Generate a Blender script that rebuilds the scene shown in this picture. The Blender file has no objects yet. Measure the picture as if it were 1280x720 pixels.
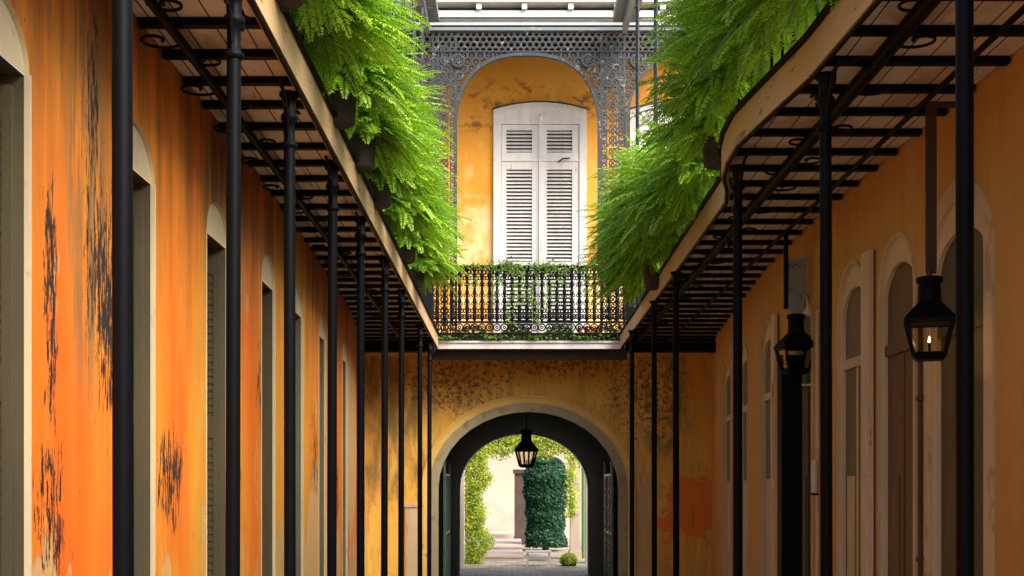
import bpy, math, random
from mathutils import Vector, Matrix
R = math.radians
random.seed(7)
scene = bpy.context.scene
COL = scene.collection

# ------------------------------------------------------------------ camera
H = 2.4            # soffit height above eye level (m)
EYE = 2.2          # eye height above the paving
G = -EYE           # ground level (eye level is z = 0)
K = 3.6            # metres of depth per unit "u"
cam_d = bpy.data.cameras.new('camera'); cam = bpy.data.objects.new('camera', cam_d); COL.objects.link(cam)
cam.location = (0, 0, 0); cam.rotation_euler = (R(90), 0, 0)
cam_d.sensor_width = 36; cam_d.lens = 36*1500/1280; cam_d.shift_y = 250/1280
cam_d.clip_end = 2000; cam_d.clip_start = 0.05
scene.camera = cam
# ------------------------------------------------------------------ light
SUN_EL, SUN_AZ = 42, 135       # azimuth clockwise from +Y
w = bpy.data.worlds.new('World'); scene.world = w; w.use_nodes = True
nt = w.node_tree
sky = nt.nodes.new('ShaderNodeTexSky'); sky.sky_type = 'NISHITA'; sky.sun_disc = False
sky.sun_elevation = R(SUN_EL); sky.sun_rotation = R(SUN_AZ); sky.air_density = 1.0; sky.dust_density = 3.0; sky.ozone_density = 0.6
nt.links.new(sky.outputs[0], nt.nodes['Background'].inputs[0]); nt.nodes['Background'].inputs[1].default_value = 0.15
sd = bpy.data.lights.new('sun', 'SUN'); so = bpy.data.objects.new('sun', sd); COL.objects.link(so)
sd.energy = 3.3; sd.angle = R(42); sd.color = (1.0, 0.93, 0.80)
sv = Vector((math.sin(R(SUN_AZ))*math.cos(R(SUN_EL)), math.cos(R(SUN_AZ))*math.cos(R(SUN_EL)), math.sin(R(SUN_EL))))
so.rotation_euler = (-sv).to_track_quat('-Z', 'Y').to_euler(); so.location = (8, -4, 12)
vs = scene.view_settings; vs.view_transform = 'Standard'; vs.look = 'None'; vs.exposure = 1.05; vs.gamma = 1.0
vs.use_curve_mapping = False

# ------------------------------------------------------------------ helpers
def Y(u): return u*K
def PX(px, u): return (px-640)*u*1e-3*H
def PZ(py, u): return (610-py)*u*1e-3*H
def lerp(a, b, t): return a+(b-a)*t
def poly(pts, u):
    if u <= pts[0][0]: return pts[0][1]
    for (a, x), (b, z) in zip(pts, pts[1:]):
        if u <= b: return lerp(x, z, (u-a)/(b-a))
    return pts[-1][1]

class MB:
    def __init__(s): s.v = []; s.f = []; s.sm = []
    def add(s, vs_, fs, smooth=False):
        n = len(s.v); s.v += [tuple(p) for p in vs_]
        for f in fs: s.f.append(tuple(i+n for i in f)); s.sm.append(smooth)
    def box(s, x0, x1, y0, y1, z0, z1):
        s.add([(x0,y0,z0),(x1,y0,z0),(x1,y1,z0),(x0,y1,z0),(x0,y0,z1),(x1,y0,z1),(x1,y1,z1),(x0,y1,z1)],
              [(0,3,2,1),(4,5,6,7),(0,1,5,4),(1,2,6,5),(2,3,7,6),(3,0,4,7)])
    def hexa(s, lo, hi):      # lo, hi: 4 points each
        s.add(list(lo)+list(hi), [(0,3,2,1),(4,5,6,7),(0,1,5,4),(1,2,6,5),(2,3,7,6),(3,0,4,7)])
    def tube(s, pts, r, n=8, caps=True):
        pts = [Vector(p) for p in pts]; rr = r if isinstance(r, (list, tuple)) else [r]*len(pts)
        rings = []
        up0 = None
        for i, p in enumerate(pts):
            d = (pts[min(i+1, len(pts)-1)]-pts[max(i-1, 0)])
            if d.length < 1e-9: d = Vector((0,0,1))
            d.normalize()
            if up0 is None:
                up0 = Vector((0,0,1)) if abs(d.z) < 0.9 else Vector((1,0,0))
            a = d.cross(up0)
            if a.length < 1e-4: a = d.cross(Vector((0,1,0)))
            a.normalize(); b = d.cross(a).normalized(); up0 = -b if False else up0
            rings.append([p+(a*math.cos(2*math.pi*k/n)+b*math.sin(2*math.pi*k/n))*rr[i] for k in range(n)])
        vs_ = [q for rg in rings for q in rg]; fs = []
        for i in range(len(pts)-1):
            for k in range(n):
                k2 = (k+1) % n
                fs.append((i*n+k, i*n+k2, (i+1)*n+k2, (i+1)*n+k))
        s.add(vs_, fs, n > 6)
        if caps:
            m = len(rings)-1
            s.add(rings[0], [tuple(range(n))[::-1]]); s.add(rings[m], [tuple(range(n))])
    def lathe(s, c, prof, n=12, rot=0, smooth=True):   # prof: (r,z)
        vs_ = []; fs = []
        for r, z in prof:
            for k in range(n):
                a = rot+2*math.pi*k/n; vs_.append((c[0]+r*math.cos(a), c[1]+r*math.sin(a), c[2]+z))
        for i in range(len(prof)-1):
            for k in range(n):
                k2 = (k+1) % n; fs.append((i*n+k, i*n+k2, (i+1)*n+k2, (i+1)*n+k))
        s.add(vs_, fs, smooth)
        s.add(vs_[:n], [tuple(range(n))[::-1]]); s.add(vs_[-n:], [tuple(range(n))])
    def annulus(s, cx, cy, cz, ro, ri, t, n=10):       # flat ring in the XZ plane, thickness t in y
        vs_ = []; fs = []
        for k in range(n):
            a = 2*math.pi*k/n; c, q = math.cos(a), math.sin(a)
            vs_ += [(cx+ro*c, cy, cz+ro*q), (cx+ri*c, cy, cz+ri*q), (cx+ri*c, cy+t, cz+ri*q), (cx+ro*c, cy+t, cz+ro*q)]
        for k in range(n):
            a = 4*k; b = 4*((k+1) % n)
            for j in range(4):
                j2 = (j+1) % 4; fs.append((a+j, b+j, b+j2, a+j2))
        s.add(vs_, fs)
    def build(s, name, mat, parent=None):
        me = bpy.data.meshes.new(name); me.from_pydata(s.v, [], s.f); me.validate(); me.update()
        if any(s.sm) and len(me.polygons) == len(s.sm):
            me.polygons.foreach_set('use_smooth', s.sm)
        me.materials.append(mat)
        o = bpy.data.objects.new(name, me); COL.objects.link(o)
        if parent is not None:
            o.parent = parent
            p = parent; off = Vector((0,0,0))
            while p is not None: off += p.location; p = p.parent
            if off.length > 0:
                for v in me.vertices: v.co -= off
        return o
def tag(o, label=None, cat=None, group=None, kind=None):
    if label: o['label'] = label
    if cat: o['category'] = cat
    if group: o['group'] = group
    if kind: o['kind'] = kind
    return o
def empty(name, loc, label, cat, group=None):
    o = bpy.data.objects.new(name, None); COL.objects.link(o); o.location = loc; o.empty_display_size = .1
    return tag(o, label, cat, group)
def copy_tree(o, parent=None):
    c = o.copy(); COL.objects.link(c)
    if parent is not None: c.parent = parent
    for ch in [q for q in COL.objects if q.parent == o]: copy_tree(ch, c)
    return c
def recalc(o):
    import bmesh
    bm = bmesh.new(); bm.from_mesh(o.data); bmesh.ops.remove_doubles(bm, verts=bm.verts, dist=1e-5)
    bmesh.ops.recalc_face_normals(bm, faces=bm.faces); bm.to_mesh(o.data); bm.free()

# ------------------------------------------------------------------ materials
class NT:
    def __init__(s, name):
        s.m = bpy.data.materials.new(name); s.m.use_nodes = True; s.t = s.m.node_tree; s.b = s.t.nodes['Principled BSDF']
        s.pos = s.t.nodes.new('ShaderNodeNewGeometry').outputs['Position']
    def n(s, ty, **kw):
        q = s.t.nodes.new(ty)
        for k, v in kw.items():
            if k.startswith('i_'): q.inputs[k[2:].replace('_', ' ')].default_value = v
            else: setattr(q, k, v)
        return q
    def l(s, a, b): s.t.links.new(a, b)
    def mapped(s, sc, src=None, loc=(0,0,0)):
        q = s.n('ShaderNodeMapping'); q.inputs['Scale'].default_value = sc; q.inputs['Location'].default_value = loc
        s.l(src or s.pos, q.inputs['Vector']); return q.outputs[0]
    def noise(s, sc=(1,1,1), scale=1, detail=5, rough=.6, loc=(0,0,0), src=None):
        q = s.n('ShaderNodeTexNoise'); q.inputs['Scale'].default_value = scale; q.inputs['Detail'].default_value = detail
        q.inputs['Roughness'].default_value = rough; s.l(s.mapped(sc, src, loc), q.inputs['Vector']); return q.outputs[0]
    def ramp(s, fac, a, b, va=0., vb=1.):
        q = s.n('ShaderNodeMapRange'); q.inputs[1].default_value = a; q.inputs[2].default_value = b
        q.inputs[3].default_value = va; q.inputs[4].default_value = vb; s.l(fac, q.inputs[0]); return q.outputs[0]
    def math(s, op, a, b=0.):
        q = s.n('ShaderNodeMath', operation=op)
        for i, v in enumerate((a, b)):
            if isinstance(v, (int, float)): q.inputs[i].default_value = v
            else: s.l(v, q.inputs[i])
        return q.outputs[0]
    def mix(s, fac, a, b, mode='MIX'):
        q = s.n('ShaderNodeMix', data_type='RGBA', blend_type=mode)
        if isinstance(fac, (int, float)): q.inputs[0].default_value = fac
        else: s.l(fac, q.inputs[0])
        for i, v in ((6, a), (7, b)):
            if isinstance(v, (tuple, list)): q.inputs[i].default_value = (*v, 1)
            else: s.l(v, q.inputs[i])
        return q.outputs[2]
    def xyz(s):
        q = s.n('ShaderNodeSeparateXYZ'); s.l(s.pos, q.inputs[0]); return q.outputs
    def bump(s, h, st=.3, d=.02):
        q = s.n('ShaderNodeBump'); q.inputs['Strength'].default_value = st; q.inputs['Distance'].default_value = d
        s.l(h, q.inputs['Height']); s.l(q.outputs[0], s.b.inputs['Normal'])
    def col(s, c): 
        if isinstance(c, (tuple, list)): s.b.inputs['Base Color'].default_value = (*c, 1)
        else: s.l(c, s.b.inputs['Base Color'])
    def blob(s, y, z, ry, rz, axis=1):     # soft elliptical patch, in the wall plane (axis 1: y-z, axis 0: x-z)
        o = s.xyz(); a = s.math('DIVIDE', s.math('SUBTRACT', o[axis], y), ry); b = s.math('DIVIDE', s.math('SUBTRACT', o[2], z), rz)
        d = s.math('ADD', s.math('MULTIPLY', a, a), s.math('MULTIPLY', b, b))
        return s.ramp(d, 0., 1., 1., 0.)

def plain(name, c, rough=.6, var=.25, scale=6, bump=.15, metal=0., c2=None, stretch=(1,1,1), spec=.5):
    t = NT(name); n = t.noise(stretch, scale, 6)
    c2 = c2 or tuple(x*(1-var) for x in c)
    t.col(t.mix(t.ramp(n, .35, .65), c, c2)); t.b.inputs['Roughness'].default_value = rough; t.b.inputs['Metallic'].default_value = metal
    t.bump(t.noise(stretch, scale*4, 4), bump, .01); t.b.inputs['Specular IOR Level'].default_value = spec; return t.m

def stucco_left():
    t = NT('orange_stucco')
    big = t.ramp(t.noise((1,1.1,.35), .9, 3, .5), .40, .60)
    c = t.mix(big, (.78,.150,.004), (.78,.255,.014))
    yl = t.math('MAXIMUM', t.blob(8.1, -.1, .95, 3.0), t.math('MAXIMUM', t.blob(11.2, 0., 1.4, 4.5), t.blob(6.9, -1.2, .5, 1.0)))
    c = t.mix(t.math('MULTIPLY', t.ramp(t.math('ADD', yl, t.math('MULTIPLY', t.noise((2,2,.5), 1.2, 5), .6)), .45, 1.0), .85), c, (.78,.37,.03))
    st = t.ramp(t.noise((6,6,.30), 1.4, 5, .55), .45, .70)
    c = t.mix(t.math('MULTIPLY', st, .22), c, (.82,.42,.07))
    c = t.mix(t.math('MULTIPLY', t.ramp(t.noise((1.2,1.2,.8), 2.6, 7, .6, (3,1,0)), .48, .72), .25), c, (.50,.10,.006))
    low = t.ramp(t.xyz()[2], .0, -.9)
    pe = t.ramp(t.math('ADD', t.noise((1.6,1.6,.6), 1.8, 8, .65, (2,7,1)), t.math('MULTIPLY', low, .20)), .63, .68)
    far = t.math('MAXIMUM', t.blob(12.9, -.9, 1.2, 1.5), t.math('MAXIMUM', t.blob(5.0,-.75,.28,.6), t.math('MAXIMUM', t.blob(10.6,-1.2,.7,1.2), t.blob(16.8,.6,1.6,1.6))))
    pe = t.math('MAXIMUM', pe, t.ramp(t.math('ADD', far, t.math('MULTIPLY', t.noise((3,3,1), 1.6, 8, .7), .6)), .62, .75))
    c = t.mix(t.math('MULTIPLY', pe, .85), c, t.mix(t.noise((1,1,1), 5, 4), (.66,.47,.20), (.56,.36,.16)))
    # grime in long uneven tongues, with the shade under the gallery painted in
    grime_shade = t.ramp(t.xyz()[2], .5, 1.9)
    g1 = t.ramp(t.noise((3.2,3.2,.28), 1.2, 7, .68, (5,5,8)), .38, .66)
    c = t.mix(t.math('MULTIPLY', t.math('MULTIPLY', g1, grime_shade), .9), c, (.13,.055,.014))
    tg = t.math('MULTIPLY', t.ramp(t.blob(5.55, 1.55, .30, 1.35), 0., .6), t.ramp(t.noise((11,11,.9), 1.0, 6, .7, (1,1,1)), .42, .56))
    c = t.mix(t.math('MULTIPLY', tg, .75), c, (.17,.12,.045))
    # black flaked scratches
    sc = None
    for (y, z, ry, rz, th) in ((5.78, .95, .17, .62, .50), (5.62,1.75,.12,.9,.56), (6.95, .02, .26, .26, .51), (5.12, -.12, .18, .34, .53), (5.12,.72,.06,.45,.46), (8.55, .0, .20, .42, .51), (9.6,.9,.2,.5,.54),(11.0,-.6,.35,.5,.53),(12.6,.3,.3,.5,.54),(6.35,.85,.06,.35,.47),(14.5,0,.5,.7,.54)):
        bl = t.math('ADD', t.math('MULTIPLY', t.blob(y, z, ry*1.9, rz*1.7), .26), t.math('MULTIPLY', t.noise((5,5,1.6), 1.0, 3, .5, (y,2,4)), .30))
        q = t.ramp(t.math('ADD', t.noise((34,34,6.0), 1.0, 6, .78, (4,0,y)), bl), th+.36, th+.385)
        sc = q if sc is None else t.math('MAXIMUM', sc, q)
    c = t.mix(sc, c, (.024,.014,.010))
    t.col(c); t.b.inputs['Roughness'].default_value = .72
    h = t.math('SUBTRACT', t.noise((1,1,.6), 9, 7), t.math('MULTIPLY', t.math('MAXIMUM', sc, t.math('MULTIPLY', pe, .5)), 1.0))
    t.bump(h, .35, .012); return t.m
def stucco_right():
    t = NT('ochre_stucco')
    big = t.ramp(t.noise((1,.8,.4), 1.0, 5), .38, .62)
    c = t.mix(big, (.52,.28,.065), (.56,.34,.10))
    c = t.mix(t.math('MULTIPLY', t.ramp(t.noise((5,5,.4), 1.4, 6, .65), .45, .7), .4), c, (.38,.19,.04))
    c = t.mix(t.math('MULTIPLY', t.ramp(t.noise((2,2,1), 3.4, 8, .7, (3,3,3)), .6, .7), .5), c, (.50,.33,.13))
    t.col(c); t.b.inputs['Roughness'].default_value = .8; t.bump(t.noise((1,1,1), 12, 7), .3, .01); return t.m
def stucco_back():
    t = NT('mustard_stucco')
    c = t.mix(t.ramp(t.noise((1,1,.6), 1.2, 6), .38, .62), (.80,.50,.10), (.72,.41,.06))
    c = t.mix(t.math('MULTIPLY', t.ramp(t.noise((3.5,1,.5), 1.6, 7, .7), .48, .68), .6), c, (.30,.21,.075))
    # mould speckles over and beside the arch
    m = t.math('MAXIMUM', t.blob(-1.1, 1.9, 1.5, .8, 0), t.math('MAXIMUM', t.blob(2.45, 1.75, 1.0, 1.2, 0), t.blob(.9, 2.3, 2.6, .35, 0)))
    sp = t.ramp(t.math('ADD', t.noise((1,1,1), 13, 9, .8), t.math('MULTIPLY', m, .12)), .60, .64)
    c = t.mix(t.math('MULTIPLY', sp, .85), c, (.10,.075,.03))
    # green algae, orange-red repaired patch, pale bare plaster
    c = t.mix(t.math('MULTIPLY', t.ramp(t.blob(2.75, 1.6, .45, 1.3, 0), 0., .6), t.ramp(t.noise((2,1,1), 2.2, 7, .7, (7,0,1)), .45, .6)), c, (.13,.14,.03))
    c = t.mix(t.math('MULTIPLY', t.ramp(t.math('ADD', t.noise((1,1,1.2), 2.2, 9, .72), t.math('MULTIPLY', t.blob(3.40, -.45, 1.0, .85, 0), .36)), .66, .70), .85), c, (.74,.18,.014))
    c = t.mix(t.math('MULTIPLY', t.ramp(t.math('ADD', t.noise((2,1,.8), 3., 9, .75, (4,4,0)), t.math('MULTIPLY', t.blob(2.42, -.6, .5, 2.4, 0), .26)), .66, .72), .8), c, (.50,.38,.20))
    c = t.mix(t.math('MULTIPLY', t.ramp(t.math('ADD', t.noise((2,1,.5), 2., 8, .7, (8,4,0)), t.math('MULTIPLY', t.blob(-2.3, .9, .9, 2.0, 0), .2)), .56, .74), .8), c, (.17,.13,.04))
    c = t.mix(t.ramp(t.noise((1.5,1,.8), 1.7, 8, .7, (0,0,6)), .62, .68), c, (.55,.42,.18))
    t.col(c); t.b.inputs['Roughness'].default_value = .85; t.bump(t.noise((1,1,1), 9, 8), .5, .02); return t.m
def stucco_upper():
    t = NT('golden_stucco')
    c = t.mix(t.ramp(t.noise((1,1,.7), .9, 6), .38, .62), (.78,.30,.018), (.80,.37,.05))
    c = t.mix(t.math('MULTIPLY', t.ramp(t.math('SUBTRACT', t.noise((1,1,.8), 1.5, 8, .65, (2,0,2)), t.math('MULTIPLY', t.ramp(t.xyz()[2], 2.5, 7.), .10)), .47, .60), .75), c, (.78,.52,.17))
    spot = t.math('MULTIPLY', t.ramp(t.math('ADD', t.blob(-.15, 7.0, 1.7, .6, 0), t.blob(1.3, 7.15, 1., .4, 0)), 0., .6), t.ramp(t.noise((1,1,1.3), 3.2, 9, .7, (1,0,8)), .5, .6))
    c = t.mix(t.math('MULTIPLY', spot, .8), c, (.20,.07,.02))
    c = t.mix(t.ramp(t.noise((1,1,1), 3.5, 9, .8), .67, .70), c, (.22,.12,.04))
    pp = t.math('MAXIMUM', t.blob(-.75, 4.1, .6, 1.5, 0), t.blob(1.65, 3.6, .4, 1.2, 0))
    c = t.mix(t.math('MULTIPLY', t.math('MULTIPLY', t.ramp(pp, 0., .5), t.ramp(t.noise((1,1,.9), 2.6, 9, .7, (5,0,2)), .42, .58)), .8), c, (.80,.60,.30))
    t.col(c); t.b.inputs['Roughness'].default_value = .8; t.bump(t.noise((1,1,1), 9, 8), .4, .015); return t.m
def leafmat(name, a, b, tr=.35):
    t = NT(name); oi = t.n('ShaderNodeObjectInfo').outputs['Random']
    if name == 'fern_leaf':
        at = t.n('ShaderNodeAttribute', attribute_name='age'); f = t.math('ADD', t.math('MULTIPLY', at.outputs['Fac'], .95), t.math('MULTIPLY', oi, .1))
    else: f = t.math('ADD', t.ramp(t.noise((1,1,1), 4.5, 3), .35, .65, 0., .8), t.math('MULTIPLY', oi, .3))
    c = t.mix(f, a, b); t.col(c); t.b.inputs['Roughness'].default_value = .5
    tl = t.n('ShaderNodeBsdfTranslucent'); t.l(t.mix(.5, c, tuple(x*1.3 for x in b)), tl.inputs[0])
    mx = t.n('ShaderNodeMixShader'); mx.inputs[0].default_value = tr
    t.l(t.b.outputs[0], mx.inputs[1]); t.l(tl.outputs[0], mx.inputs[2]); t.l(mx.outputs[0], t.t.nodes['Material Output'].inputs[0]); return t.m
def worn_paint(name, c, under, amt=.62, rough=.6, stretch=(1,1,1), scale=7):
    t = NT(name)
    cc = t.mix(t.ramp(t.noise(stretch, scale*.4, 6), .3, .7), c, tuple(x*.8 for x in c))
    f = t.ramp(t.noise(stretch, scale, 9, .72, (3,3,3)), amt, amt+.04)
    t.col(t.mix(f, cc, under)); t.b.inputs['Roughness'].default_value = rough
    t.bump(t.math('SUBTRACT', t.noise(stretch, scale*3, 5), f), .3, .006); return t.m
def paving():
    t = NT('stone_paving'); br = t.n('ShaderNodeTexBrick'); br.inputs['Scale'].default_value = 1.6
    br.inputs['Mortar Size'].default_value = .012; br.inputs['Color1'].default_value = (.50,.42,.32,1); br.inputs['Color2'].default_value = (.42,.34,.26,1)
    br.inputs['Mortar'].default_value = (.08,.07,.05,1); t.l(t.pos, br.inputs['Vector'])
    t.col(t.mix(t.ramp(t.noise((1,1,1), 2, 7), .4, .65), br.outputs[0], (.20,.16,.12))); t.b.inputs['Roughness'].default_value = .7
    t.bump(t.noise((1,1,1), 14, 6), .3, .01); return t.m
M = dict(
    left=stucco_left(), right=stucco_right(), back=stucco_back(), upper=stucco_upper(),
    iron=plain('black_iron', (.004,.005,.007), .5, .2, 8, .05, spec=.08),
    greeniron=plain('dark_green_iron', (.07,.13,.11), .3, .5, 14, .25),
    lace=worn_paint('weathered_grey_iron', (.026,.034,.042), (.22,.235,.24), .59, .5, (1,1,1), 11),
    greytrim=worn_paint('grey_trim_paint', (.19,.225,.245), (.5,.48,.44), .6, .55, (.4,1,2), 8),
    white=worn_paint('chalky_white_paint', (.74,.70,.66), (.40,.33,.27), .62, .6, (2,2,.7), 6),
    shutter=worn_paint('shutter_white_paint', (.80,.755,.72), (.36,.29,.24), .61, .6, (2.2,2.2,.6), 6),
    darkgap=plain('dark_interior', (.06,.055,.05), .8),
    cream=worn_paint('cream_plaster', (.68,.57,.36), (.50,.39,.23), .60, .75, (1,1,.6), 5),
    tan=worn_paint('tan_plaster', (.60,.48,.30), (.42,.31,.17), .58, .8, (1,1,.5), 4),
    olive=plain('olive_brown_paint', (.090,.072,.034), .6, .3, 3, .1, c2=(.066,.052,.028), stretch=(1,1,.3)),
    brown=plain('brown_door_paint', (.14,.075,.035), .6, .3, 3, .1, stretch=(1,1,.3)),
    khakistone=worn_paint('khaki_arch_stone', (.36,.335,.20), (.24,.21,.12), .55, .8, (1,1,1), 4),
    khaki=plain('khaki_door_paint', (.15,.13,.075), .6, .3, 3, .1, stretch=(1,1,.3)),
    pink=worn_paint('pinkish_shutter_paint', (.64,.52,.36), (.25,.15,.08), .62, .6, (2,2,.3), 4),
    fascia=worn_paint('tan_fascia_wood', (.62,.42,.22), (.20,.13,.07), .60, .6, (3,.5,2), 5),
    soffit=worn_paint('cream_soffit_boards', (.80,.74,.58), (.26,.19,.11), .59, .7, (4,.6,1), 2.2),
    terracotta=plain('dark_clay_pot', (.055,.045,.04), .7, .4, 10),
    fern=leafmat('fern_leaf', (.014,.10,.008), (.42,.74,.035), .32),
    frondstem=plain('fern_stem', (.09,.12,.02), .6),
    ivy=leafmat('ivy_leaf', (.10,.24,.015), (.60,.66,.05), .35),
    vine=leafmat('vine_leaf', (.05,.13,.02), (.16,.28,.04), .3),
    hedge=leafmat('hedge_leaf', (.004,.028,.012), (.014,.085,.03), .12),
    pinkwall=plain('pale_pink_stucco', (.50,.40,.325), .8, .2, 1.2),
    pillar=plain('brown_stone', (.075,.045,.035), .8, .4, 3),
    paving=paving(),
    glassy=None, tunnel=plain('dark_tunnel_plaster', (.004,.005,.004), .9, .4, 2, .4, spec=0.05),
    flower=leafmat('red_flower', (.45,.03,.015), (.60,.08,.02), .3),
    soil=plain('planter_soil', (.04,.03,.02), .9),
    bluegrey=worn_paint('blue_grey_metal', (.24,.29,.30), (.05,.055,.05), .55, .35, (1,1,1), 8),
    paper=plain('pale_label', (.55,.52,.46), .6, .1),
)
t = NT('lantern_glass'); g = t.n('ShaderNodeBsdfGlass'); g.inputs['Roughness'].default_value = .08; g.inputs['IOR'].default_value = 1.1
g.inputs[0].default_value = (.85,.78,.62,1); tp = t.n('ShaderNodeBsdfTransparent'); tp.inputs[0].default_value = (.9,.85,.72,1)
mx = t.n('ShaderNodeMixShader'); mx.inputs[0].default_value = .75; t.l(g.outputs[0], mx.inputs[1]); t.l(tp.outputs[0], mx.inputs[2])
t.l(mx.outputs[0], t.t.nodes['Material Output'].inputs[0]); M['glassy'] = t.m
def emit(name, c, s):
    t = NT(name); t.col(c); t.b.inputs['Emission Color'].default_value = (*c, 1); t.b.inputs['Emission Strength'].default_value = s; return t.m
M['flame'] = emit('lit_flame', (1., .55, .20), 8)

tt = NT('soffit_planks')
sx_ = tt.xyz()[0]; fr_ = tt.math('FRACT', tt.math('MULTIPLY', sx_, 6.3)); jt = tt.math('LESS_THAN', fr_, .06)
bid = tt.math('FLOOR', tt.math('MULTIPLY', sx_, 6.3)); wn = tt.n('ShaderNodeTexWhiteNoise', noise_dimensions='1D'); tt.l(bid, wn.inputs['W'])
cc = tt.mix(wn.outputs['Value'], (.84,.81,.70), (.70,.65,.52))
cc = tt.mix(tt.ramp(tt.noise((1.5,1,1), 1.1, 8, .7), .48, .62, 0., .6), cc, (.34,.24,.13))
cc = tt.mix(tt.ramp(tt.noise((5,.8,1), 2.2, 9, .7, (3,0,0)), .60, .66, 0., .8), cc, (.20,.15,.09))
tt.col(tt.mix(jt, cc, (.05,.04,.03))); tt.b.inputs['Roughness'].default_value = .7; tt.bump(tt.math('SUBTRACT', tt.noise((5,1,1), 6, 5), jt), .4, .01)
M['soffit'] = tt.m
# ------------------------------------------------------------------ ground
g = MB(); g.add([(-400,-200,G),(400,-200,G),(400,900,G),(-400,900,G)], [(0,1,2,3)])
tag(g.build('ground', M['paving']), kind='structure')

# ------------------------------------------------------------------ arched walls
def arch_pts(c, hw, spring, rise, n=18, ex=2.0):
    pts = []
    for i in range(n+1):
        a = math.pi*(1-i/n); cc, ss = math.cos(a), math.sin(a)
        pts.append((c+hw*math.copysign(abs(cc)**(2/ex), cc), spring+rise*abs(ss)**(2/ex)))
    return pts
def arch_wall(fn, s0, s1, z0, z1, ops, cuts=()):
    """face with arched openings; fn(s,z,d) -> point, d = depth into the wall"""
    m = MB(); q = lambda a, b, c, d: m.add([fn(*a,0), fn(*b,0), fn(*c,0), fn(*d,0)], [(0,1,2,3)])
    s = s0
    def strip(a, b):
        cs = [a]+[c for c in sorted(cuts) if a < c < b]+[b]
        for x, y in zip(cs, cs[1:]): q((x,z0),(y,z0),(y,z1),(x,z1))
    for (c, hw, spring, rise, *r) in sorted(ops):
        strip(s, c-hw)
        P = arch_pts(c, hw, spring, rise)
        for a, b in zip(P, P[1:]): q(a, b, (b[0], z1), (a[0], z1))
        s = c+hw
    strip(s, s1)
    return m
def reveal(m, fn, c, hw, spring, rise, d0, d1, z0, arched=True):
    P = arch_pts(c, hw, spring, rise) if arched else [(c-hw, spring), (c+hw, spring)]
    P = [(c-hw, z0)]+P+[(c+hw, z0)]
    for a, b in zip(P, P[1:]):
        m.add([fn(*a,d0), fn(*b,d0), fn(*b,d1), fn(*a,d1)], [(0,1,2,3)])
def panel_arch(m, fn, c, hw, spring, rise, d, z0=None):
    P = arch_pts(c, hw, spring, rise)
    if z0 is None: z0 = spring
    for a, b in zip(P, P[1:]): m.add([fn(a[0],z0,d), fn(b[0],z0,d), fn(*b,d), fn(*a,d)], [(0,1,2,3)])
def ring(m, fn, c, hw, spring, rise, wd, d0, d1, z0, ex=2.0):
    """solid band round an arch from inner outline outwards by wd, standing proud (d0<0)"""
    A = [(c-hw, z0)]+arch_pts(c, hw, spring, rise, ex=ex)+[(c+hw, z0)]
    B = [(c-hw-wd, z0)]+arch_pts(c, hw+wd, spring, rise+wd, ex=ex)+[(c+hw+wd, z0)]
    for i in range(len(A)-1):
        a, b, a2, b2 = A[i], B[i], A[i+1], B[i+1]
        m.add([fn(*a,d0), fn(*a2,d0), fn(*b2,d0), fn(*b,d0)], [(0,1,2,3)])
        m.add([fn(*a,d0), fn(*a2,d0), fn(*a2,d1), fn(*a,d1)], [(0,1,2,3)])
        m.add([fn(*b,d0), fn(*b2,d0), fn(*b2,d1), fn(*b,d1)], [(0,1,2,3)])

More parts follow.
